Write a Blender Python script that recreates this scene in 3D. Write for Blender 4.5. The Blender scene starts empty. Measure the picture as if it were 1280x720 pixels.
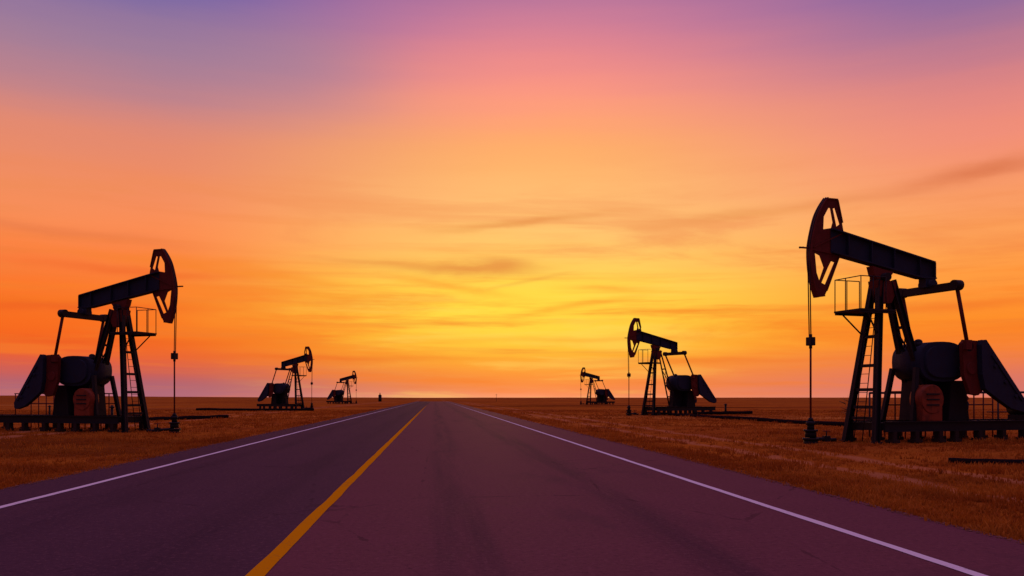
import bpy, bmesh, math, random
import numpy as np
from mathutils import Vector, Matrix, noise
from mathutils.geometry import tessellate_polygon
random.seed(7); rng = np.random.default_rng(7)
R = math.radians
sc = bpy.context.scene; col = sc.collection
H = 1.35                       # eye height
RD = Vector((-97, 1100)).normalized()      # road direction
RN = Vector((RD.y, -RD.x))                 # to the right of the road

# ---------------------------------------------------------------- materials
def lin(c):
    return tuple((v/12.92 if v <= .04045 else ((v+.055)/1.055)**2.4) for v in [q/255 for q in c])+(1,)
class NT:
    def __init__(s, tree): s.t = tree; s.n = tree.nodes; s.l = tree.links
    def new(s, ty, **kw):
        n = s.n.new(ty)
        for k, v in kw.items(): setattr(n, k, v)
        return n
    def put(s, sock, val):
        if isinstance(val, bpy.types.NodeSocket): s.l.new(val, sock)
        elif val is not None: sock.default_value = val
    def math(s, op, a, b=None, c=None, clamp=False):
        n = s.new('ShaderNodeMath', operation=op); n.use_clamp = clamp
        s.put(n.inputs[0], a)
        if b is not None: s.put(n.inputs[1], b)
        if c is not None: s.put(n.inputs[2], c)
        return n.outputs[0]
    def mix(s, fac, a, b, mode='MIX'):
        n = s.new('ShaderNodeMix', data_type='RGBA', blend_type=mode)
        s.put(n.inputs[0], fac); s.put(n.inputs[6], a); s.put(n.inputs[7], b)
        return n.outputs[2]
    def ramp(s, fac, stops, interp='LINEAR'):
        n = s.new('ShaderNodeValToRGB'); s.put(n.inputs[0], fac)
        r = n.color_ramp; r.interpolation = interp
        while len(r.elements) > 1: r.elements.remove(r.elements[-1])
        for i, (p, c) in enumerate(stops):
            if not hasattr(c, '__len__'): c = (c, c, c, 1)
            if i == 0: e = r.elements[0]; e.position = p
            else: e = r.elements.new(p)
            e.color = c
        return n.outputs[0]
    def noise(s, vec, scale, detail=4, rough=.55, dist=0):
        n = s.new('ShaderNodeTexNoise'); s.put(n.inputs['Vector'], vec)
        n.inputs['Scale'].default_value = scale; n.inputs['Detail'].default_value = detail
        n.inputs['Roughness'].default_value = rough; n.inputs['Distortion'].default_value = dist
        return n.outputs['Fac']
    def smooth(s, x, a, b):
        n = s.new('ShaderNodeMapRange', interpolation_type='SMOOTHSTEP')
        s.put(n.inputs[0], x); n.inputs[1].default_value = a; n.inputs[2].default_value = b
        return n.outputs[0]
    def mapping(s, vec, scale=(1,1,1), rot=(0,0,0), loc=(0,0,0)):
        n = s.new('ShaderNodeMapping'); s.put(n.inputs[0], vec)
        n.inputs['Scale'].default_value = scale; n.inputs['Rotation'].default_value = rot
        n.inputs['Location'].default_value = loc
        return n.outputs[0]

def material(name):
    m = bpy.data.materials.new(name); m.use_nodes = True
    t = NT(m.node_tree); b = m.node_tree.nodes['Principled BSDF']
    return m, t, b
def painted(name, c1, c2, rough=.5, metal=0., scale=3., amount=.5):
    m, t, b = material(name)
    co = t.new('ShaderNodeTexCoord').outputs['Object']
    n1 = t.noise(co, scale, 6, .65)
    n2 = t.noise(t.mapping(co, (6, 6, .7)), 1.5, 4, .6)      # rain streaks run down
    f = t.math('MULTIPLY', t.smooth(n1, .42, .72), amount)
    c = t.mix(f, c1+(1,), c2+(1,))
    c = t.mix(t.math('MULTIPLY', t.smooth(n2, .5, .8), .35), c, tuple(v*.5 for v in c2)+(1,))
    t.put(b.inputs['Base Color'], c); b.inputs['Metallic'].default_value = metal; b.inputs['Specular IOR Level'].default_value = .22
    t.put(b.inputs['Roughness'], t.math('ADD', t.math('MULTIPLY', n1, .35), rough-.15))
    bp = t.new('ShaderNodeBump'); bp.inputs['Strength'].default_value = .15; t.put(bp.inputs['Height'], n1)
    t.l.new(bp.outputs[0], b.inputs['Normal'])
    return m
M = {}
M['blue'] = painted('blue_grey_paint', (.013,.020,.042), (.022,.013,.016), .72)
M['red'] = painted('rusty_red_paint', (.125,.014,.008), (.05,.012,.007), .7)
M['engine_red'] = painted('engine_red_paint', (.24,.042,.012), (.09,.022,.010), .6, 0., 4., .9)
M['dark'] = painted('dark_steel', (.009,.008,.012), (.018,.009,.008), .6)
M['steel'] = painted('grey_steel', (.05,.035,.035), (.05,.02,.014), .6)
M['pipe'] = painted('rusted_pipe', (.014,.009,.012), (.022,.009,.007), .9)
M['pipe'].node_tree.nodes['Principled BSDF'].inputs['Specular IOR Level'].default_value = 0
M['wood'] = painted('weathered_timber', (.03,.018,.014), (.016,.010,.008), .85)

# ---------------------------------------------------------------- mesh helper
class MB:
    def __init__(s): s.bm = bmesh.new()
    def prism(s, pts, y0, y1, holes=(), smooth=False):
        loops = [list(pts)]+[list(h) for h in holes]
        flat = [p for l in loops for p in l]
        tris = tessellate_polygon([[Vector((p[0], p[1], 0)) for p in l] for l in loops])
        A = [s.bm.verts.new((p[0], y0, p[1])) for p in flat]
        B = [s.bm.verts.new((p[0], y1, p[1])) for p in flat]
        if len(loops) == 1 and False: pass
        for t in tris:
            if len(set(t)) < 3: continue
            for V in (A, B):
                try: s.bm.faces.new([V[i] for i in t])
                except ValueError: pass
        k = 0
        for l in loops:
            n = len(l)
            for i in range(n):
                a, b = k+i, k+(i+1) % n
                try:
                    fc = s.bm.faces.new([A[a], A[b], B[b], B[a]]); fc.smooth = smooth
                except ValueError: pass
            k += n
        return s
    def box(s, c, size, rot=None):
        ret = bmesh.ops.create_cube(s.bm, size=1)
        m = Matrix.Translation(Vector(c)) @ ((rot or Matrix()) if rot is None else rot.to_4x4()) @ Matrix.Diagonal((size[0], size[1], size[2], 1))
        bmesh.ops.transform(s.bm, matrix=m, verts=ret['verts']); return s
    def bar(s, a, b, w, h=None, up=(0, 0, 1)):       # rectangular bar from a to b
        a, b = Vector(a), Vector(b); h = h or w
        z = (b-a); L = z.length; z.normalize(); u = Vector(up)
        if abs(z.dot(u)) > .98: u = Vector((1, 0, 0))
        x = u.cross(z).normalized(); y = z.cross(x)
        rot = Matrix((x, y, z)).transposed()
        return s.box((a+b)/2, (w, h, L), rot)
    def ibar(s, a, b, w, h, t=.025, up=(0, 1, 0)):   # I-section bar
        a, b = Vector(a), Vector(b); z = (b-a); z.normalize(); u = Vector(up)
        x = u.cross(z).normalized(); y = z.cross(x)
        s.bar(a, b, h, t, up=up)
        for sg in (-1, 1):
            s.bar(a+x*sg*(h-t)/2, b+x*sg*(h-t)/2, t, w, up=up)
        return s
    def tube(s, pts, r, n=10):
        pts = [Vector(p) for p in pts]; rr = r if hasattr(r, '__len__') else [r]*len(pts)
        rings = []
        for i, p in enumerate(pts):
            d = (pts[min(i+1, len(pts)-1)]-pts[max(i-1, 0)]).normalized()
            u = Vector((0, 0, 1)) if abs(d.z) < .9 else Vector((1, 0, 0))
            x = d.cross(u).normalized(); y = d.cross(x)
            rings.append([s.bm.verts.new(p+(x*math.cos(q)+y*math.sin(q))*rr[i]) for q in [2*math.pi*k/n for k in range(n)]])
        for A, B in zip(rings, rings[1:]):
            for k in range(n):
                f = s.bm.faces.new((A[k], A[(k+1) % n], B[(k+1) % n], B[k])); f.smooth = True
        s.bm.faces.new(rings[0][::-1]); s.bm.faces.new(rings[-1])
        return s
    def ball(s, c, r, sz=1):
        ret = bmesh.ops.create_uvsphere(s.bm, u_segments=14, v_segments=9, radius=r)
        bmesh.ops.transform(s.bm, matrix=Matrix.Translation(Vector(c)) @ Matrix.Diagonal((1, 1, sz, 1)), verts=ret['verts'])
        for v in ret['verts']:
            for f in v.link_faces: f.smooth = True
        return s
    def build(s, name, mat, parent=None, m=1, bevel=0):
        if bevel:
            es = [e for e in s.bm.edges if len(e.link_faces) == 2 and e.calc_face_angle(0) > .6]
            bmesh.ops.bevel(s.bm, geom=es, offset=bevel, segments=2, affect='EDGES', clamp_overlap=True)
        if m < 0:
            for v in s.bm.verts: v.co.y *= -1
        bmesh.ops.recalc_face_normals(s.bm, faces=s.bm.faces)
        me = bpy.data.meshes.new(name); s.bm.to_mesh(me); s.bm.free()
        me.materials.append(mat)
        o = bpy.data.objects.new(name, me); col.objects.link(o)
        if parent: o.parent = parent
        return o
def tag(o, label=None, cat=None, group=None, kind=None):
    for k, v in (('label', label), ('category', cat), ('group', group), ('kind', kind)):
        if v: o[k] = v
    return o
def empty(name, loc=(0, 0, 0), rz=0):
    o = bpy.data.objects.new(name, None); col.objects.link(o)
    o.location = loc; o.rotation_euler.z = rz; o.empty_display_size = .3
    return o
def kids(o): return [c for c in bpy.data.objects if c.parent == o]
def copy_tree(o, parent=None):
    c = o.copy(); col.objects.link(c); c.parent = parent
    for ch in kids(o): copy_tree(ch, c)
    return c

# ---------------------------------------------------------------- terrain
EL, ER = -4.7*H, 4.05*H       # asphalt edges, metres across the road
def sstep(a, b, x):
    t = min(1, max(0, (x-a)/(b-a))); return t*t*(3-2*t)
def dip(u): return -2.0*sstep(300, 540, u)*(1-sstep(690, 1150, u))
def ground_z(x, y):
    v = x*RN.x+y*RN.y; u = x*RD.x+y*RD.y
    off = max(EL-v, v-ER)
    k = sstep(-.1, 2.5, off)
    z = -.012 - .05*sstep(0, 1.5, off)
    z += k*.05*noise.noise(Vector((x*.35, y*.35, 0)))+k*.03*noise.noise(Vector((x*1.4, y*1.4, 3)))
    z += sstep(5, 60, off)*.22*noise.noise(Vector((x*.03, y*.03, 7)))*sstep(40, 120, math.hypot(x, y))
    z += dip(u)*(1-.5*sstep(200, 900, off))
    r = math.hypot(x, y)
    if r > 900:
        w = sstep(900, 3000, r)
        z += w*(1.4+max(0, -x)/max(r, 1)*9)*(.55+noise.noise(Vector((x*.0011, y*.0011, 1)))+.35*noise.noise(Vector((x*.006, y*.006, 2))))*sstep(60, 500, off)
    return z
def build_ground():
    us = [-60, -30, -12]; u = -6
    while u < 9000: us.append(u); u += max(.45, abs(u)*.028)
    vs = [EL+.25, (EL+ER)/2, ER-.25]; v = .0
    st = []
    while v < 9000: st.append(v); v += max(.3, v*.045)
    vs = sorted([EL-s_ for s_ in st]+[ER+s_ for s_ in st]+vs)
    co = []; nu, nv = len(us), len(vs)
    for a in us:
        for b in vs:
            x = RD.x*a+RN.x*b; y = RD.y*a+RN.y*b
            co.append((x, y, ground_z(x, y)))
    fs = [(i*nv+j, i*nv+j+1, (i+1)*nv+j+1, (i+1)*nv+j) for i in range(nu-1) for j in range(nv-1)]
    me = bpy.data.meshes.new('ground'); me.from_pydata(co, [], fs)
    me.polygons.foreach_set('use_smooth', [True]*len(fs)); me.update()
    m, t, b = material('dry_prairie')
    P = t.new('ShaderNodeTexCoord').outputs['Object']
    P2 = t.mapping(P, rot=(0, 0, -math.atan2(97, 1100)))
    xyz = t.new('ShaderNodeSeparateXYZ'); t.put(xyz.inputs[0], P2); vv = xyz.outputs[0]
    big = t.noise(t.mapping(P, (.5, 1, 1)), .06, 5, .6, .4)
    band = t.noise(t.mapping(P, (.35, 1.3, 1), loc=(40, 7, 0)), .035, 4, .55, .3)
    mid = t.noise(P, .45, 6, .65, .3)
    fine = t.noise(P, 9, 6, .75)
    vf = t.noise(P, 45, 3, .8)
    soil = t.mix(fine, (.25,.062,.010,1), (.38,.110,.018,1))
    grass = t.mix(fine, (.36,.100,.009,1), (.54,.195,.020,1))
    f = t.math('ADD', t.math('MULTIPLY', big, .9), t.math('MULTIPLY', mid, .55))
    c = t.mix(t.smooth(f, .60, .86), soil, grass)
    c = t.mix(t.math('MULTIPLY', t.smooth(band, .46, .32), .7), c, (.10,.026,.006,1))
    c = t.mix(t.math('MULTIPLY', t.smooth(band, .55, .70), .65), c, (.55,.24,.05,1))
    c = t.mix(t.math('MULTIPLY', t.smooth(vf, .5, .75), .3), c, (.08,.020,.006,1))
    # two worn wheel ruts run along the road's right side
    for cx, w in ((8.0, .32), (9.7, .35), (-15.2, .5), (-17.0, .45)):
        wob = t.math('ADD', vv, t.math('MULTIPLY', t.math('SUBTRACT', mid, .5), 1.1))
        dd = t.math('ABSOLUTE', t.math('SUBTRACT', wob, cx))
        k = t.math('MULTIPLY', t.smooth(dd, w, w*.35), t.smooth(big, .3, .5))
        c = t.mix(t.math('MULTIPLY', k, .6), c, (.50,.22,.09,1))
    t.put(b.inputs['Base Color'], c); b.inputs['Roughness'].default_value = 1
    b.inputs['Specular IOR Level'].default_value = .0
    bp = t.new('ShaderNodeBump'); bp.inputs['Strength'].default_value = .8; bp.inputs['Distance'].default_value = .06
    t.put(bp.inputs['Height'], t.math('ADD', fine, t.math('MULTIPLY', mid, 2)))
    t.l.new(bp.outputs[0], b.inputs['Normal'])
    me.materials.append(m)
    o = bpy.data.objects.new('ground', me); col.objects.link(o); o['kind'] = 'structure'
build_ground()

def strip(name, v0, v1, z, mat, u0=-8, u1=650, wob=0, parent=None):
    us = []; u = u0
    while u < u1: us.append(u); u += max(.35, abs(u)*.03)
    us.append(u1); co = []; fs = []
    for i, a in enumerate(us):
        e0 = v0+wob*noise.noise(Vector((a*.7, v0, 0)))+.5*wob*noise.noise(Vector((a*2.9, v0, 5)))
        e1 = v1+wob*noise.noise(Vector((a*.7, v1, 9)))+.5*wob*noise.noise(Vector((a*2.9, v1, 5)))
        for q in (e0, e1): co.append((RD.x*a+RN.x*q, RD.y*a+RN.y*q, z+dip(a)))
        if i: fs.append((2*i-2, 2*i-1, 2*i+1, 2*i))
    me = bpy.data.meshes.new(name); me.from_pydata(co, [], fs); me.update(); me.materials.append(mat)
    o = bpy.data.objects.new(name, me); col.objects.link(o); o['kind'] = 'structure'
    return o
def asphalt():
    m, t, b = material('asphalt')
    P = t.new('ShaderNodeTexCoord').outputs['Object']
    P2 = t.mapping(P, rot=(0, 0, -math.atan2(97, 1100)))
    xyz = t.new('ShaderNodeSeparateXYZ'); t.put(xyz.inputs[0], P2); vv = xyz.outputs[0]
    n = t.noise(P2, 1.1, 6, .6); agg = t.noise(P2, 70, 3, .8)
    streak = t.noise(t.mapping(P2, (2.2, .09, 1)), 1.0, 5, .6)
    vo = t.new('ShaderNodeTexVoronoi', feature='F1'); t.put(vo.inputs['Vector'], P2); vo.inputs['Scale'].default_value = 55
    base = t.mix(n, (.086,.042,.062,1), (.120,.058,.082,1))
    base = t.mix(t.smooth(agg, .40, .72), t.mix(.5, base, (.050,.026,.038,1)), base)
    sp2 = t.noise(P2, 16, 5, .85); base0 = base
    # the right-hand carriageway was laid later in a paler mix
    edge = t.math('ADD', vv, t.math('MULTIPLY', t.math('SUBTRACT', n, .5), .06))
    base = t.mix(t.math('MULTIPLY', t.smooth(edge, -1.02*H, -.98*H), .55), base, t.mix(n, (.185,.058,.066,1), (.230,.072,.082,1)))
    # oil and tyre darkening in the wheel paths
    for cx in (-3.2*H, -1.75*H, .2*H, 1.75*H):
        k = t.smooth(t.math('ABSOLUTE', t.math('SUBTRACT', vv, cx)), .55, .1)
        base = t.mix(t.math('MULTIPLY', t.math('MULTIPLY', k, t.smooth(streak, .3, .7)), .55), base, (.048,.026,.040,1))
    base = t.mix(t.math('MULTIPLY', t.smooth(sp2, .52, .66), .45), base, (.035,.020,.028,1))
    base = t.mix(t.math('MULTIPLY', t.smooth(sp2, .46, .36), .35), base, (.26,.12,.13,1))
    pt = t.noise(t.mapping(P2, (1, .35, 1), loc=(3, 8, 0)), .55, 5, .6)
    base = t.mix(t.math('MULTIPLY', t.smooth(pt, .55, .68), .3), base, (.06,.032,.045,1))
    # cracks
    vc = t.new('ShaderNodeTexVoronoi', feature='DISTANCE_TO_EDGE')
    t.put(vc.inputs['Vector'], t.mapping(P2, (1, .45, 1)))
    vc.inputs['Scale'].default_value = .32; vc.inputs['Randomness'].default_value = 1
    dn = t.math('ADD', vc.outputs['Distance'], t.math('MULTIPLY', t.math('SUBTRACT', t.noise(P2, 3, 4, .7), .5), .05))
    crack = t.math('MULTIPLY', t.smooth(dn, .006, .002), t.smooth(n, .45, .6))
    base = t.mix(t.math('MULTIPLY', crack, .35), base, (.015,.012,.014,1))
    t.put(b.inputs['Base Color'], base)
    t.put(b.inputs['Roughness'], t.math('ADD', .80, t.math('MULTIPLY', n, .15)))
    b.inputs['Specular IOR Level'].default_value = .01
    bp = t.new('ShaderNodeBump'); bp.inputs['Strength'].default_value = .25; bp.inputs['Distance'].default_value = .004
    t.put(bp.inputs['Height'], t.math('ADD', agg, vo.outputs['Distance'])); t.l.new(bp.outputs[0], b.inputs['Normal'])
    return m
def linepaint(name, c, far):
    m, t, b = material(name)
    P = t.new('ShaderNodeTexCoord').outputs['Object']
    n = t.noise(P, 22, 6, .8); n2 = t.noise(P, 1.4, 3, .6)
    w = t.smooth(t.math('ADD', n, t.math('MULTIPLY', n2, .45)), .80, .95)
    xyz = t.new('ShaderNodeSeparateXYZ'); t.put(xyz.inputs[0], P)
    w = t.math('MAXIMUM', w, t.math('MULTIPLY', t.smooth(xyz.outputs[1], 45, 200), far))   # distance haze painted in: lines fade to asphalt tone far off
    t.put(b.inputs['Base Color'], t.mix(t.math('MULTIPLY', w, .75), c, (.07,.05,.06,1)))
    b.inputs['Roughness'].default_value = .8; b.inputs['Specular IOR Level'].default_value = 0
    return m
strip('road', EL, ER, 0.0, asphalt(), wob=.10)
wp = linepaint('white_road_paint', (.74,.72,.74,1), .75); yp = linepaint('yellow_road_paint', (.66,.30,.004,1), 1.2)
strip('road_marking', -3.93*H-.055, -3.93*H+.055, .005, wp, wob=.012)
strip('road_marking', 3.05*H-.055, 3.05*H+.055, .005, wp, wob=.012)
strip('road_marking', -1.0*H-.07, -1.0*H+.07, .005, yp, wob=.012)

# ---------------------------------------------------------------- grass
def build_grass():
    V = []; F = []; nb = 0
    co = []; tri = []; colr = []
    def blades(x, y, z, h, n, spread):
        nonlocal nb
        for _ in range(n):
            a = random.random()*6.283; r = spread*math.sqrt(random.random())
            bx, by = x+math.cos(a)*r, y+math.sin(a)*r
            hh = h*random.uniform(.45, 1.1); w = .004+.006*random.random()+.00035*y
            q = random.random()*6.283; lx, ly = math.cos(q), math.sin(q)
            ln = hh*random.uniform(.15, .8); d2 = random.random()*6.283
            ox, oy = math.cos(d2)*ln, math.sin(d2)*ln
            s_ = random.random()
            co.extend([(bx-lx*w, by-ly*w, z-.02), (bx+lx*w, by+ly*w, z-.02),
                       (bx+ox*.35+lx*w*.6, by+oy*.35+ly*w*.6, z+hh*.6), (bx+ox*.35-lx*w*.6, by+oy*.35-ly*w*.6, z+hh*.6),
                       (bx+ox, by+oy, z+hh)])
            k = nb*5
            tri.append((k, k+1, k+2, k+3)); tri.append((k+3, k+2, k+4)); nb += 1
    n = 0
    while n < 34000:
        d = 5+95*random.random()**1.7; px = random.uniform(-.72, .72)
        x, y = px*d, d
        v = x*RN.x+y*RN.y; off = max(EL-v, v-ER)
        if off < -.05-.10*noise.noise(Vector((y*.9, x*.2, 2))): continue
        dens = .25+.9*sstep(-.15, .35, noise.noise(Vector((x*.22, y*.22, 11))))
        if off < 1.2: dens = 1.0
        for c in (8.0, 9.7, -15.2, -17.0):
            if abs(v-c) < .4: dens *= .25
        if random.random() > dens: continue
        h = .035+.065*random.random()+.09*sstep(0, .4, noise.noise(Vector((x*.6, y*.6, 4))))
        if off < .12: h *= .55
        blades(x, y, ground_z(x, y), h, 6 if d < 30 else 4, .07+.002*d); n += 1
    me = bpy.data.meshes.new('dry_grass'); me.from_pydata(co, [], tri); me.update()
    m, t, b = material('dry_grass_blades')
    P = t.new('ShaderNodeTexCoord').outputs['Object']
    c = t.mix(t.smooth(t.noise(P, .35, 3), .4, .65), (.36,.100,.009,1), (.54,.195,.020,1))
    c = t.mix(t.smooth(t.noise(P, 14, 2), .35, .65), t.mix(.25, c, (.14,.040,.007,1)), c)
    t.put(b.inputs['Base Color'], c); b.inputs['Roughness'].default_value = .8
    b.inputs['Specular IOR Level'].default_value = .15
    tr = t.new('ShaderNodeBsdfTranslucent'); t.put(tr.inputs[0], c)
    mx = t.new('ShaderNodeMixShader'); mx.inputs[0].default_value = .3
    t.l.new(b.outputs[0], mx.inputs[1]); t.l.new(tr.outputs[0], mx.inputs[2])
    t.l.new(mx.outputs[0], t.n['Material Output'].inputs[0])
    me.materials.append(m)
    o = bpy.data.objects.new('dry_grass', me); col.objects.link(o)
    tag(o, 'short dry orange-brown prairie grass on both sides of the road', 'grass', kind='stuff')
build_grass()

def build_gravel():
    co = []; fs = []
    for _ in range(5200):
        u = 3+42*random.random()**1.5; side = random.random() < .5
        o_ = abs(random.gauss(0, .16))-.10
        v = EL-o_ if side else ER+o_
        x, y = RD.x*u+RN.x*v, RD.y*u+RN.y*v; r = random.uniform(.006, .020)
        z = max(ground_z(x, y), 0 if o_ < 0 else -9)+r*.3; k = len(co)
        ph = random.random()*6.28
        for a in range(4): co.append((x+r*math.cos(ph+a*1.57)*random.uniform(.7, 1.3), y+r*math.sin(ph+a*1.57)*random.uniform(.7, 1.3), z+random.uniform(-.2, .2)*r))
        co.append((x, y, z+r*random.uniform(.5, .9))); co.append((x, y, z-r*.8))
        for a in range(4):
            b2 = (a+1) % 4; fs += [(k+a, k+b2, k+4), (k+b2, k+a, k+5)]
    me = bpy.data.meshes.new('gravel'); me.from_pydata(co, [], fs); me.update()
    me.materials.append(painted('gravel_stone', (.22,.10,.07), (.10,.05,.04), .9, 0, 30))
    o = bpy.data.objects.new('gravel', me); col.objects.link(o)
    tag(o, 'loose gravel scattered along both crumbling edges of the asphalt', 'gravel', kind='stuff')
build_gravel()

# ---------------------------------------------------------------- pumpjack
def arc_pts(z0, z1, n=22):
    """front curve of the horse head, fitted through its measured outline"""
    P = [(2.12,7.54),(2.32,7.27),(2.50,6.93),(2.65,6.42),(2.74,5.93),(2.72,5.38),(2.63,4.87),(2.47,4.44)]
    out = []
    for i in range(n+1):
        s_ = i/n*(len(P)-1); k = min(int(s_), len(P)-2); f = s_-k
        a, b, c, d = P[max(k-1, 0)], P[k], P[k+1], P[min(k+2, len(P)-1)]
        out.append(tuple(.5*(2*b[j]+(c[j]-a[j])*f+(2*a[j]-5*b[j]+4*c[j]-d[j])*f*f+(3*b[j]-a[j]-3*c[j]+d[j])*f**3) for j in (0, 1)))
    return out
ROD_X = 2.68
def make_pumpjack(m, dx=0., slab_len=.88, engine=True):
    root = empty('pumpjack')
    # ---- raised base frame on short piles
    mb = MB(); XR, XF, W = (-7.6 if engine else -5.6), .58, .84
    for s in (-1, 1): mb.ibar((XR, s*W, .45), (XF, s*W, .45), .16, .32, .03, up=(0, 1, 0))
    for x in (XR+.1, (XR-4.6)/2, -4.6, -3.1, -1.9, -.9, .1, XF-.08):
        mb.bar((x, -W, .45), (x, W, .45), .14, .24)
    skid = mb.build('base_frame', M['dark'], root, m)
    for x in (((-7.3, -6.2) if engine else ())+(-5.1, -4.3, -3.3, -2.3, -1.5, -.6, .35)):
        for s in (-1, 1):
            p = MB(); jx = x+random.uniform(-.12, .12)
            p.box((jx, s*W, .12), (.17, .22, .36)); p.box((jx, s*W, .0), (.30, .34, .10))
            p.build('pile', M['wood'], skid, m, .012)
    # ---- samson post
    legs = [((.78, .67, -.06), (.13, .13, 5.08)), ((.78, -.67, -.06), (.13, -.13, 5.08)),
            ((-1.72, .45, .60), (-.36, .13, 5.08)), ((-1.95, -.60, .60), (-.36, -.13, 5.08))]
    for a, b in legs:
        k = 1 if engine or a[0] > 0 else .45
        l = MB(); l.ibar(a, b, .17*k, .19*k, .028, up=(0, 1, 0))
        l.box((a[0], a[1], a[2]+.02), (.32, .30, .05))
        l.build('post_leg', M['dark'], root, m)
    def on(a, b, z): f = (z-a[2])/(b[2]-a[2]); return tuple(a[i]+(b[i]-a[i])*f for i in range(3))
    FN, FF, BN, BF = legs
    for z in (3.28, 2.36, 1.60, 1.05, .70):
        r = MB(); r.bar(on(*FN, z), on(*FF, z), .07, .10); r.build('cross_bar', M['dark'], root, m)
    for z in (3.6, 2.5, 1.4):
        r = MB(); r.bar(on(*BN, z), on(*BF, z), .07, .09); r.build('cross_bar', M['dark'], root, m)
    for z0, z1 in ((3.55, 2.45), (2.45, 3.55), (1.4, 2.45)):
        r = MB(); r.bar(on(*BN, z0), on(*BF, z1), .035, .05); r.build('brace', M['dark'], root, m)
    # ---- saddle with its bearing
    s = MB()
    s.prism([(.30,5.05),(-.50,5.05),(-.42,4.62),(-.28,4.35),(.02,4.35),(.22,4.62)], -.20, .20)
    s.prism([(.42,5.50),(-.42,5.34),(-.30,5.20),(-.22,5.05),(.18,5.05),(.34,5.24)], -.14, .14)
    sd = s.build('saddle', M['red'], root, m, .015)
    bh = MB(); bh.tube([(-.02,-.34,5.16), (-.02,.34,5.16)], .13, 16); bh.build('bearing', M['dark'], sd, m)
    # ---- walking beam (I section)
    top = [(1.95,6.58),(-2.12,5.76)]; bot = [(-2.18,5.22),(-1.60,5.22),(1.95,5.84)]
    b = MB()
    b.prism([(1.95,6.56),(-2.12,5.74),(-2.19,5.24),(-1.60,5.24),(.48,5.56),(1.95,5.86)], -.05, .05)
    for A, Bp in (((1.95,6.57),(-2.12,5.75)), ((-2.17,5.23),(-1.60,5.23)), ((-1.60,5.23),(1.95,5.85))):
        b.bar((A[0], 0, A[1]), (Bp[0], 0, Bp[1]), .045, .34, up=(0, 1, 0))
    for x in (-2.13, -1.5, -.45, .45, 1.35):
        zt = 6.57-(1.95-x)*.2015; zb = 5.23 if x < -1.6 else 5.23+(x+1.6)*.175
        b.box((x, 0, (zt+zb)/2), (.035, .32, zt-zb-.02))
    beam = b.build('walking_beam', M['blue'], root, m)
    # ---- horse head: two side plates, a curved face and two inner webs
    arc = arc_pts(0, 0)
    out = arc+[(2.17,4.50),(2.05,4.72),(1.60,5.78),(1.44,6.50),(1.50,6.78),(1.68,7.54)]
    holes = [[(2.22,6.56),(2.20,6.95),(2.02,7.24),(1.94,7.24),(1.84,6.80),(1.90,6.62)],
             [(1.86,7.22),(1.77,7.26),(1.58,6.76),(1.72,6.66)],
             [(2.54,5.82),(2.34,5.74),(2.18,5.38),(2.36,4.94),(2.47,5.20)],
             [(2.29,4.90),(2.05,5.38),(1.92,5.60),(1.78,5.56),(2.14,4.84)]]
    h = MB()
    h.prism(out, -.022, .022, holes)
    inner = [(x-.05, z) for x, z in arc]
    h.prism(arc_pts(0, 0)+inner[::-1], -.07, .07)
    h.prism([(p[0]+.012, p[1]) for p in arc]+[(p[0]-.03, p[1]) for p in arc][::-1], -.12, .12)
    for A, Bp in (((1.68,7.52),(2.12,7.52)), ((2.17,4.50),(2.46,4.46)), ((1.68,7.5),(1.50,6.8)), ((1.62,5.76),(2.1,4.66)), ((1.44,6.5),(2.6,5.98)), ((1.60,5.80),(2.66,5.90))):
        h.bar((A[0], 0, A[1]), (Bp[0], 0, Bp[1]), .035, .11, up=(0, 1, 0))
    hd = h.build('horse_head', M['red'], root, m)
    pn = MB(); pn.tube([(2.70,.0,5.95), (3.10,0,5.95)], .028); pn.tube([(3.02,-.09,5.95), (3.02,.09,5.95)], .02)
    pn.build('latch_pin', M['red'], hd, m)
    # ---- tail bearing, equalizer, pitmans
    e = MB(); e.box((-1.93, 0, 5.08), (.42, .30, .32)); e.tube([(-1.95,-.26,5.02), (-1.95,.26,5.02)], .15, 16)
    e.build('tail_bearing', M['blue'], root, m, )
    q = MB(); q.bar((-1.98,-1.24,4.86), (-1.98,1.24,4.86), .26, .24)
    for s in (-1, 1): q.tube([(-2.12,s*1.13,4.88), (-1.84,s*1.13,4.88)], .165, 14)
    q.build('equalizer', M['dark'], root, m, .01)
    PIN = (-2.42+dx, 3.02)
    for s in (-1, 1):
        p = MB(); p.tube([(-2.0, s*1.13, 4.78), (PIN[0], s*1.13, PIN[1])], .062, 12)
        p.box((PIN[0], s*1.13, PIN[1]), (.24, .14, .30)); p.build('pitman_arm', M['red'], root, m)
    # ---- cranks with counterweights
    arm = [(-2.30,3.06),(-2.40,3.18),(-3.00,3.16),(-3.22,1.62),(-2.98,1.42),(-2.62,1.46),(-2.36,2.05)]
    slab = [(-2.86,3.02),(-2.92,3.17),(-3.10,3.19),(-5.12,1.16),(-5.10,.94),(-4.92,.88),(-4.30,1.00),(-3.62,1.32),(-3.05,1.62),(-2.90,2.10)]
    slab = [(-3.1+(x+3.1)*slab_len+dx, z) for x, z in slab]; arm = [(x+dx, z) for x, z in arm]
    for s in (-1, 1):
        c = MB(); c.prism(arm, s*.99-.06, s*.99+.06)
        c.bar((-3.0+dx, s*.99, 2.6), (-3.1-1.7*slab_len+dx, s*.99, 1.15), .5, .10, up=(0, 1, 0))
        c.tube([(-2.66+dx, s*.85, 2.28), (-2.66+dx, s*1.10, 2.28)], .19, 16)
        ck = c.build('crank', M['red'], root, m, .012)
        w = MB(); w.prism(slab, s*1.15-.09, s*1.15+.09)
        w.bar((-3.1-.25*slab_len+dx, s*1.255, 2.72), (-3.1-1.75*slab_len+dx, s*1.255, 1.25), .10, .04, up=(0, 1, 0))
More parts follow.
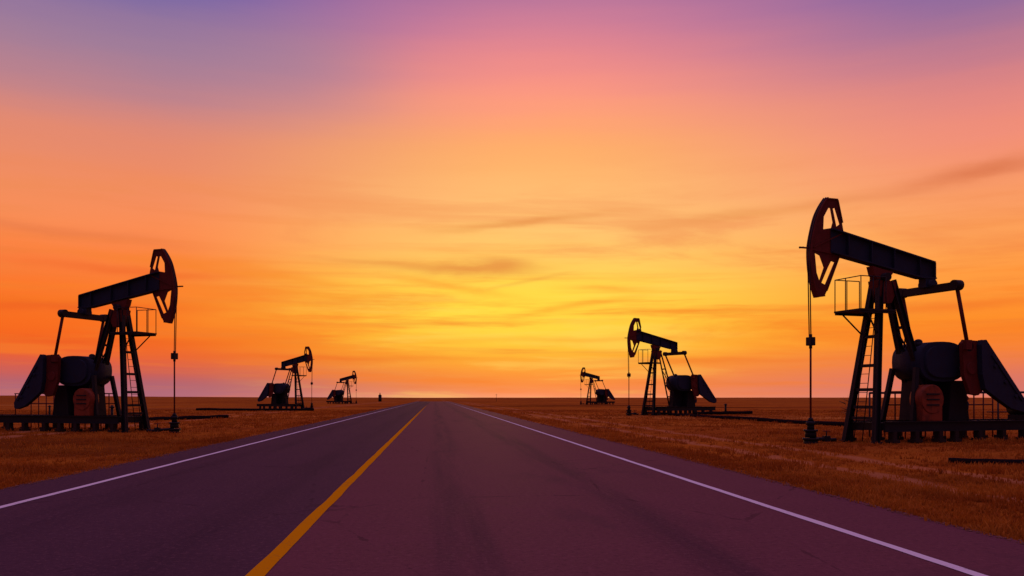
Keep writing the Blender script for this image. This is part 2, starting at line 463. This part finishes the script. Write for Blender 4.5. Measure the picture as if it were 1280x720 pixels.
        for bx, bz in ((-3.5,2.35),(-4.0,1.85),(-4.5,1.4)):
            bx = -3.1+(bx+3.1)*slab_len+dx
            w.tube([(bx, s*1.2, bz), (bx, s*1.29, bz)], .06, 8)
        w.build('counterweight', M['blue'], ck, m, .008)
    # ---- gearbox
    g = MB()
    gp = [(-1.06,2.42),(-1.14,2.78),(-1.40,3.00),(-1.85,3.13),(-2.32,3.14),(-2.70,3.03),(-2.92,2.72),(-2.90,2.22),(-2.62,1.92),(-1.80,1.88),(-1.20,1.98)]
    cx, cz = -1.98+dx, 2.5
    ring = [(cx+.94*math.copysign(abs(math.cos(a))**.75, math.cos(a)), cz+.64*math.copysign(abs(math.sin(a))**.75, math.sin(a))) for a in [k*math.pi/16 for k in range(32)]]
    g.prism(ring, -.60, .60, smooth=True)
    g.prism([(cx+(x-cx)*.8, cz+(z-cz)*.8) for x, z in ring], -.68, .68, smooth=True)
    gb = g.build('gearbox', M['blue'], root, m, .03)
    c = MB(); c.tube([(-1.36+dx,.2,2.95), (-1.36+dx,.2,3.13)], .13, 14); c.ball((-1.36+dx,.2,3.14), .13, .7); c.build('breather_cap', M['dark'], gb, m)
    c = MB(); c.tube([(-2.60+dx,.75,2.98), (-2.60+dx,1.05,2.98)], .17, 14); c.build('bearing_cap', M['dark'], gb, m)
    c = MB(); c.tube([(-2.66+dx,-.92,2.28), (-2.66+dx,.92,2.28)], .11, 14); c.build('crankshaft', M['steel'], gb, m)
    # ---- gearbox pedestal and engine
    p = MB(); p.prism([(-1.42+dx,1.90),(-2.95+dx,1.90),(-3.15+dx,.61),(-1.30+dx,.61)], -.55, -.10)
    p.prism([(-2.42+dx,1.90),(-3.0+dx,1.90),(-3.2+dx,.61),(-2.3+dx,.61)], -.10, .50)
    for s in ((-.5, .5) if engine else ()): p.bar((-.70,s*1.3,.61), (-.98,s,2.3), .15, .15)
    p.build('pedestal', M['dark'], root, m, .01)
    if engine:
        p = MB(); p.tube([(-1.22,.42,1.30), (-1.22,.93,1.30)], .46, 28); p.box((-1.22,.70,.93), (.84,.42,.64))
        en = p.build('engine_housing', M['engine_red'], root, m, .02)
        for k in range(3):
            v = MB(); v.box((-1.22, .945, 1.12+.17*k), (.5, .03, .045)); v.build('louver', M['dark'], en, m)
    if engine:
        # electric motor with belt guard, behind the reducer
        if m > 0:
            p = MB(); p.tube([(-6.15,-.45,1.02), (-6.15,.35,1.02)], .27, 18); p.box((-6.15,-.05,.69), (.5,.7,.16))
            mo = p.build('motor', M['dark'], root, m)
        # guard rail round the cranks on the far side
        p = MB()
        for z in (1.55, 1.1): p.tube([(-1.7,-1.62,z), (-6.6,-1.62,z)], .025, 8)
        for k in range(12): x = -1.7-k*4.9/11; p.tube([(x,-1.62,-.1), (x,-1.62,1.55)], .025, 8)
        for x in (-1.7, -6.6): p.tube([(x,-1.62,1.55), (x,-.72,1.55)], .022, 8); p.tube([(x,-.76,.55), (x,-.76,1.55)], .022, 8)
        p.build('crank_guard', M['red'], root, m)
    # ---- service platform on the post
    p = MB(); p.box((.62, 0, 4.07), (1.35, 1.20, .06))
    for s in (-.55, .55): p.bar((-.05,s,4.02), (1.28,s,4.02), .05, .09); p.bar((1.0,s,4.0), (.42,s*.6,3.35), .04, .04)
    pf = p.build('platform', M['dark'], root, m)
    p = MB()
    for z in (5.10, 4.62):
        p.tube([(.30,-.58,z), (1.27,-.58,z), (1.27,.58,z), (.30,.58,z)], .017, 6) if z > 5 else None
    for x, y in ((.30,-.58),(.80,-.58),(1.27,-.58),(1.27,-.1),(1.27,.58),(.80,.58),(.30,.58)):
        p.tube([(x,y,4.08), (x,y,5.10)], .016, 6)
    p.build('railing', M['dark'], pf, m)
    # ---- ladder between the front legs, up to the platform
    p = MB()
    def lad(z, y): return (.95-.52*z/4.05+.06, y, z)
    for y in (-.02, .34): p.tube([lad(0, y), lad(4.05, y)], .016, 6)
    for k in range(13): z = .35+k*.29; p.tube([lad(z, -.02), lad(z, .34)], .011, 6)
    p.build('ladder', M['dark'], root, m)
    # ---- bridle, carrier bar, polished rod
    p = MB()
    for s in (-1, 1):
        pts = [(x+.028, s*.045, z) for x, z in arc if z > 5.9]
        p.tube(pts+[(ROD_X+.07, s*.045, 5.6), (ROD_X+.02, s*.04, 3.22)], .018, 6)
    p.build('bridle', M['steel'], root, m)
    p = MB(); p.box((ROD_X, 0, 3.08), (.17, .26, .26)); p.tube([(ROD_X,0,2.86), (ROD_X,0,3.30)], .05, 10)
    p.build('carrier_bar', M['dark'], root, m, .012)
    p = MB(); p.tube([(ROD_X,0,.45), (ROD_X,0,3.25)], .032, 10); p.build('polished_rod', M['red'], root, m)
    return root
def make_wellhead():
    root = empty('wellhead')
    p = MB(); p.tube([(0,0,-.1), (0,0,.14)], .21, 18); p.tube([(0,0,.12), (0,0,.18)], .25, 18)
    p.tube([(0,0,.20), (0,0,.40)], .17, 16); p.tube([(0,0,.38), (0,0,.44)], .22, 16)
    p.tube([(0,0,.44), (0,0,.62)], .11, 14)
    p.build('casing_head', M['dark'], root)
    p = MB(); p.tube([(0,0,.58), (0,0,.70)], [.15,.13], 14); p.tube([(0,0,.70), (0,0,.80)], [.10,.06], 14)
    p.build('stuffing_box', M['dark'], root)
    p = MB(); p.tube([(0,0,.16), (-.35,-.10,.14), (-.78,-.28,.10), (-1.0,-.35,.10)], .06, 10)
    p.build('flow_pipe', M['dark'], root)
    v = MB(); v.box((-.62,-.2,.14), (.2,.16,.18)); v.tube([(-.62,-.2,.2), (-.62,-.2,.38)], .02, 8)
    vv = v.build('valve', M['dark'], root)
    v = MB()
    ring = [(-.62+.11*math.cos(a), -.2+.11*math.sin(a), .38) for a in [k*math.pi/6 for k in range(13)]]
    v.tube(ring, .014, 6); v.bar((-.73,-.2,.38), (-.51,-.2,.38), .015); v.build('hand_wheel', M['red'], vv)
    return root

GP = 'oil pumpjacks standing in the prairie beside the road'
GW = 'wellheads under the polished rods'
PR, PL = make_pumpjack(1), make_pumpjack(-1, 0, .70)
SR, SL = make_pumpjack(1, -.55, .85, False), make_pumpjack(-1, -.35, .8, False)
WH = make_wellhead()
spots = [  # root, x at depth, depth, heading, scale, label
    (PR, (1100-640)/1100*28, 28, R(200), 1.0, 'largest pumpjack, on the right, dark red horse head raised against the yellow sky', 0),
    (PL, (152-640)/1100*36.6, 36.6, R(-18), .985, 'big pumpjack at the left edge, horse head facing right towards the road', 1),
    (SR, (819.5-640)/1100*69.7, 69.7, R(180+31), 1.0, 'mid-sized pumpjack beyond the largest one, on the right side of the road', 2),
    (SL, (369-640)/1100*107, 107, R(-30), 1.0, 'small pumpjack in the left middle distance, between the big left one and the road', 3),
    (SL, (434-640)/1100*203, 203, R(-30), 1.0, 'tiny pumpjack near the horizon left of the vanishing road', 4),
    (SR, (739-640)/1100*180, 180, R(180+34), 1.0, 'tiny pumpjack near the horizon right of the vanishing road', 5),
]
used = set()
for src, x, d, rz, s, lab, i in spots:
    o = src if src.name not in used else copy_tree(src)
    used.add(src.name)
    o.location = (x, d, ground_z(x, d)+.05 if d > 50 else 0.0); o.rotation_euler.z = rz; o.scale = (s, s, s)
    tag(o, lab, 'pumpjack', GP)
    w = WH if i == 0 else copy_tree(WH)
    wx, wy = x+math.cos(rz)*ROD_X*s, d+math.sin(rz)*ROD_X*s
    w.location = (wx, wy, ground_z(wx, wy)); w.rotation_euler.z = rz+(R(-12) if x > 0 else R(12)+0)
    w['_'] = 0; del w['_']
    who = ['largest pumpjack on the right', 'big pumpjack at the left edge', 'mid-sized right-hand pumpjack', 'small pumpjack in the left middle distance', 'tiny pumpjack left of the vanishing road', 'tiny pumpjack right of the vanishing road'][i]
    tag(w, 'dark steel wellhead under the rod of the '+who, 'wellhead', GW)

# ---------------------------------------------------------------- pipes, posts and far things
def pipe(name, a, b, r, label, cat='pipe', wob=.0, supports=0, mat='pipe'):
    n = 24; pts = []
    for k in range(n+1):
        f = k/n; x = a[0]+(b[0]-a[0])*f; y = a[1]+(b[1]-a[1])*f; z = a[2]+(b[2]-a[2])*f
        pts.append((x, y, z+wob*noise.noise(Vector((f*5, a[0], 0)))))
    mb = MB(); mb.tube(pts, r, 10)
    o = mb
    if not supports:
        return tag(mb.build(name, M[mat]), label, cat)
    root = empty(name, (a[0], a[1], 0)); off = Vector((-a[0], -a[1], 0))
    for v in mb.bm.verts: v.co += off
    mb.build('line_pipe', M[mat], root)
    for k in range(supports):
        f = (k+.5)/supports; p = pts[int(f*n)]
        s = MB(); z0 = ground_z(p[0], p[1])
        s.box((p[0]-a[0], p[1]-a[1], (p[2]-r+z0)/2-.03), (.14, .14, max(.06, p[2]-r-z0+.06))); s.build('support', M['wood'], root)
    return tag(root, label, cat)
def onground(px, d, r): x = (px-640)/1100*d; return (x, d, ground_z(x, d)+r*.7)
pipe('flowline', onground(806, 76, .13), onground(1062, 42, .13), .13, 'long thin dark flowline on the grass running from the mid-sized pumpjack to the largest one', wob=.05)
pipe('flowline', onground(186, 53, .13), onground(284, 61, .13), .13, 'dark flowline on the grass just right of the big left pumpjack frame', wob=.05)
pipe('flowline', (14.5, 70.5, .10), (19.5, 71.5, .12), .13, 'dark flowline running right behind the mid-sized right pumpjack', wob=.05)
pipe('flowline', (-33.0, 92.0, .12), (-20.5, 91.0, .10), .13, 'dark flowline on the ground in front of the small left pumpjack', wob=.05)
lx, ly = 9.42, 19.0
pipe('loose_pipe', (lx, ly, ground_z(lx, ly)+.07), (12.1, 17.6, ground_z(12.1, 17.6)+.07), .075, 'loose dark pipe lying on the grass at the right edge, nearest the viewer', wob=.03)
def post(name, x, y, h, w, label, cat, cap=True):
    z = ground_z(x, y); root = MB()
    root.tube([(x,y,z-.1), (x,y,z+h)], [w, w*.85], 10)
    if cap: root.tube([(x,y,z+h*.86), (x,y,z+h*.93)], w*1.5, 10)
    return tag(root.build(name, M['dark']), label, cat)
post('marker_post', (140-640)/1100*45, 45, 1.05, .08, 'short dark marker post behind the legs of the big left pumpjack', 'post')
post('marker_post', (907-640)/1100*76, 76, .85, .10, 'short dark post right of the mid-sized right pumpjack', 'post')
post('marker_post', (62-640)/1100*60, 60, .9, .07, 'thin dark post behind the counterweight of the big left pumpjack', 'post')
x, y = (475-640)/1100*330, 330; z = ground_z(x, y)
root = empty('storage_tank', (x, y, z))
p = MB(); p.tube([(0,0,-.1), (0,0,2.4)], .62, 20); p.tube([(0,0,2.4), (0,0,2.75)], [.62,.12], 20); p.build('tank_shell', M['dark'], root)
p = MB(); p.tube([(0,0,2.7), (0,0,3.3)], .16, 10); p.build('vent_stack', M['dark'], root)
tag(root, 'tiny dark upright tank on the horizon left of the vanishing road', 'tank')
x, y = (620.5-640)/1100*620, 620; z = ground_z(x, y)
p = MB(); p.tube([(x,y,z-.3), (x,y,z+6.2)], [.14,.08], 8); p.bar((x-.7,y,z+5.4), (x+.7,y,z+5.4), .14)
tag(p.build('utility_pole', M['wood']), 'faint tiny pole on the horizon just right of where the road vanishes', 'pole')
# long low rail behind the largest pumpjack
root = empty('pipe_fence', (13, 31.5, ground_z(13, 31.5)))
p = MB(); p.tube([(-.2,0,1.58), (9,0,1.62)], .04, 8); p.tube([(4.0,0,.9), (9,0,.9)], .02, 8); p.build('rail', M['steel'], root)
for k in range(9):
    p = MB(); p.tube([(-.2+k*1.15,0,-.15), (-.2+k*1.15,0,1.6)], .035, 8); p.build('fence_post', M['steel'], root)
tag(root, 'low steel pipe fence behind the largest pumpjack on the right', 'fence')
# sprigs of weed by the front legs of the largest pumpjack
def weed(name, x, y, h, n, label):
    mb = MB(); z = ground_z(x, y)
    for k in range(n):
        a = random.random()*6.283; r = random.uniform(.05, .25)*h
        tip = (x+math.cos(a)*r, y+math.sin(a)*r, z+h*random.uniform(.6, 1))
        midp = (x+math.cos(a)*r*.3, y+math.sin(a)*r*.3, z+h*.5)
        mb.tube([(x,y,z-.02), midp, tip], [.008,.006,.002], 5)
        for q in range(3):
            f = .5+.17*q; b0 = Vector(midp).lerp(Vector(tip), (f-.5)*2)
            a2 = a+random.uniform(-1.5, 1.5)
            mb.tube([b0, b0+Vector((math.cos(a2)*.14*h, math.sin(a2)*.14*h, .06*h))], [.014,.004], 4)
    return tag(mb.build(name, WD), label, 'plant')
WD = painted('dry_weed', (.22,.12,.04), (.12,.06,.02), .8)
weed('dry_weed', 11.85, 30.8, 1.55, 9, 'tall dry weed seen behind the front leg of the largest pumpjack')

# ---------------------------------------------------------------- sky
w = bpy.data.worlds.new('World'); sc.world = w; w.use_nodes = True
t = NT(w.node_tree); bg = w.node_tree.nodes['Background']
G = t.new('ShaderNodeTexCoord').outputs['Generated']
sp = t.new('ShaderNodeSeparateXYZ'); t.put(sp.inputs[0], G)
X, Y, Z = sp.outputs
hor = t.math('SQRT', t.math('ADD', t.math('MULTIPLY', X, X), t.math('MULTIPLY', Y, Y)))
hor = t.math('MAXIMUM', hor, .001)
v = t.math('DIVIDE', Z, hor)
az = t.math('ARCTAN2', X, Y)
# slow large-scale warping so the bands are not ruler-straight
cv = t.new('ShaderNodeCombineXYZ'); t.put(cv.inputs[0], az); t.put(cv.inputs[1], v)
CV = cv.outputs[0]
wn = t.noise(t.mapping(CV, (1.6, 5, 1), loc=(3.1, .4, 0)), 1.0, 4, .5)
wn2 = t.noise(t.mapping(CV, (2.5, 26, 1), loc=(1.3, 7.4, 0)), 1.0, 5, .55)
vw = t.math('ADD', v, t.math('MULTIPLY', t.math('SUBTRACT', wn, .5), .02))
vw = t.math('ADD', vw, t.math('MULTIPLY', t.math('SUBTRACT', wn2, .5), t.math('MULTIPLY', t.smooth(v, .0, .12), .03)))
def yv(y): return min(1, max(0, (497-y)/1100/.6))
fac = t.math('DIVIDE', vw, .6, clamp=True)
def sky_ramp(stops): return t.ramp(fac, [(yv(y), lin(c)) for y, c in sorted(stops, key=lambda q: -q[0])], 'B_SPLINE')
CEN = [(497,(254,158,116)),(490,(250,138,84)),(478,(252,132,62)),(455,(255,138,46)),(430,(255,162,40)),(400,(255,188,58)),(360,(255,198,84)),(310,(255,200,112)),(250,(254,190,118)),(190,(252,172,98)),(140,(254,156,122)),(100,(246,144,132)),(60,(226,132,142)),(20,(200,122,152)),(-20,(176,112,154)),(-80,(140,92,150)),(-163,(100,72,135))]
LEF = [(497,(182,108,122)),(485,(172,102,118)),(472,(196,94,92)),(450,(240,96,38)),(420,(248,104,28)),(380,(250,116,38)),(340,(250,124,62)),(300,(252,142,84)),(240,(236,138,98)),(190,(226,136,112)),(140,(196,130,134)),(95,(158,118,148)),(50,(116,98,162)),(10,(94,90,170)),(-80,(84,74,140)),(-163,(66,58,116))]
RIG = [(497,(212,122,112)),(480,(214,116,104)),(460,(234,122,80)),(430,(254,136,36)),(390,(255,146,44)),(340,(254,158,76)),(300,(252,160,92)),(240,(244,146,112)),(190,(240,140,122)),(140,(214,128,132)),(95,(168,114,148)),(50,(134,102,158)),(10,(116,94,162)),(-80,(92,76,142)),(-163,(72,60,118))]
cen, lef, rig = sky_ramp(CEN), sky_ramp(LEF), sky_ramp(RIG)
c = t.mix(t.smooth(az, .02, -.40), cen, lef)
c = t.mix(t.smooth(az, .04, .52), c, rig)
c = t.mix(t.math('MULTIPLY', t.math('MULTIPLY', t.smooth(az, -.08, -.26), t.smooth(vw, .27, .38)), t.math('MULTIPLY', t.smooth(vw, .47, .36), .6)), c, lin((160, 126, 154)))
# glow low in the middle
ga = t.math('MULTIPLY', t.math('ADD', az, .0), 4.2)
gv = t.math('MULTIPLY', t.math('SUBTRACT', vw, .098), 19)
g = t.math('EXPONENT', t.math('MULTIPLY', -1.0, t.math('ADD', t.math('MULTIPLY', ga, ga), t.math('MULTIPLY', gv, gv))))
c = t.mix(t.math('MULTIPLY', g, .95), c, lin((255, 222, 70)))
# streaks of thin cloud: az, v centre, half length, half thickness, slope, colour amount
def streak(px, py, hl, ht, slope, amt, colr, seed):
    a0 = math.atan2(px-640, 1100); v0 = (497-py)/1100
    da = t.math('SUBTRACT', az, a0)
    nz = t.noise(t.mapping(CV, (9, 30, 1), loc=(seed, seed*2.3, 0)), 1.0, 5, .6)
    dv = t.math('SUBTRACT', t.math('SUBTRACT', v, v0), t.math('MULTIPLY', da, slope))
    dv = t.math('ADD', dv, t.math('MULTIPLY', t.math('SUBTRACT', nz, .5), ht/1100*3.2))
    a = t.math('DIVIDE', da, hl/1100); b = t.math('DIVIDE', dv, ht/1100)
    e = t.math('EXPONENT', t.math('MULTIPLY', -1.0, t.math('ADD', t.math('MULTIPLY', a, a), t.math('MULTIPLY', b, b))))
    return t.math('MULTIPLY', e, amt), colr
OR = lin((222, 132, 64)); DK = lin((214, 112, 70)); OG = lin((244, 128, 34)); RD_ = lin((234, 92, 34))
# broken layers of thin cloud low in the sky
lay = t.noise(t.mapping(CV, (2.4, 17, 1), rot=(0, 0, R(-2)), loc=(5.2, 1.9, 0)), 1.0, 6, .62, .6)
lk = t.math('MULTIPLY', t.smooth(lay, .47, .66), t.math('MULTIPLY', t.smooth(v, .035, .07), t.smooth(v, .30, .16)))
c = t.mix(t.math('MULTIPLY', lk, .55), c, t.mix(t.smooth(v, .08, .2), lin((246, 120, 36)), lin((236, 138, 82))))
lay2 = t.noise(t.mapping(CV, (3.2, 40, 1), rot=(0, 0, R(1)), loc=(1.2, 4.9, 0)), 1.0, 5, .6, .3)
lk2 = t.math('MULTIPLY', t.smooth(lay2, .50, .66), t.smooth(v, .19, .09))
c = t.mix(t.math('MULTIPLY', lk2, .5), c, lin((250, 128, 40)))
lk3 = t.math('MULTIPLY', t.smooth(lay2, .50, .34), t.math('MULTIPLY', t.smooth(v, .19, .11), t.smooth(t.math('ABSOLUTE', az), .35, .1)))
c = t.mix(t.math('MULTIPLY', lk3, .35), c, lin((255, 220, 100)))
for s in ((650,278,95,5,.10,.55,OR,1), (585,335,85,8,.0,.75,OR,2), (632,331,28,7,-.02,.5,OR,22), (470,330,70,4,-.05,.4,OR,3), (720,382,70,5,.16,.42,OG,4),
          (760,362,50,4,-.04,.4,OG,5), (1240,243,55,9,.10,.6,DK,6), (1060,268,120,5,.03,.2,DK,7), (930,276,100,6,.08,.35,OR,8),
          (60,312,150,7,-.04,.35,DK,9), (230,338,150,8,-.05,.4,OG,10), (330,350,110,5,-.08,.35,OG,11), (420,372,150,5,-.03,.35,OG,12),
          (150,388,170,6,.01,.35,OG,13), (600,404,170,4,.01,.30,OG,14), (880,392,160,4,.0,.42,OG,15), (560,358,80,5,-.14,.35,OG,16),
          (1050,410,140,5,.0,.3,OG,17), (760,425,200,4,.0,.3,OG,18), (350,420,160,5,.0,.3,OG,19), (70,395,150,6,.02,.55,RD_,31), (180,352,120,6,-.03,.45,RD_,32), (90,432,160,5,.0,.45,RD_,33), (1180,395,130,6,.02,.4,RD_,34), (420,448,150,4,.0,.4,RD_,35), (860,452,170,4,.0,.35,RD_,36), (1210,252,85,8,.09,.45,DK,37), (660,352,50,3,.2,.3,OR,20)):
    k, cc = streak(*s); c = t.mix(k, c, cc)
# fine horizontal fibres everywhere low down
fb = t.noise(t.mapping(CV, (3.5, 70, 1), loc=(.7, 2, 0)), 1.0, 5, .6)
k = t.math('MULTIPLY', t.smooth(fb, .48, .72), t.math('MULTIPLY', t.smooth(v, .30, .10), .30))
c = t.mix(k, c, lin((232, 122, 52)))
# behind: dark, unlit dusk sky; high: extra-bright zenith added to light road and ground
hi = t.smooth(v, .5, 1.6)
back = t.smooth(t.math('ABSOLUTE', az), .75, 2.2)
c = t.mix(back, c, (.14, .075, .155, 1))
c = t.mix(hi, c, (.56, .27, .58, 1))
c = t.mix(t.smooth(v, 0, -.05), c, (.05,.02,.012,1))
# physical twilight sky adds its own gradient underneath
st = t.new('ShaderNodeTexSky', sky_type='NISHITA'); st.sun_disc = False
st.sun_elevation = R(1.2); st.sun_rotation = R(-1); st.air_density = 2; st.dust_density = 5
c = t.mix(.012, c, st.outputs[0], 'ADD')
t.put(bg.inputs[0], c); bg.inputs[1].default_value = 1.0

sun = bpy.data.lights.new('sun', 'SUN'); sun.energy = .25; sun.color = (1, .45, .16); sun.angle = R(2)
so = bpy.data.objects.new('sun', sun); col.objects.link(so)
d = Vector((math.sin(R(-1)), math.cos(R(-1)), math.tan(R(2.5))))
so.rotation_euler = d.to_track_quat('Z', 'Y').to_euler()

# ---------------------------------------------------------------- camera
cam = bpy.data.cameras.new('camera'); co_ = bpy.data.objects.new('camera', cam); col.objects.link(co_)
cam.sensor_width = 36; cam.lens = 36*1100/1280; cam.shift_y = 137/1280
cam.clip_start = .1; cam.clip_end = 20000
co_.location = (0, 0, H); co_.rotation_euler = (R(90), 0, 0)
sc.camera = co_
sc.view_settings.view_transform = 'Standard'; sc.view_settings.look = 'None'
sc.view_settings.exposure = 0; sc.view_settings.gamma = 1
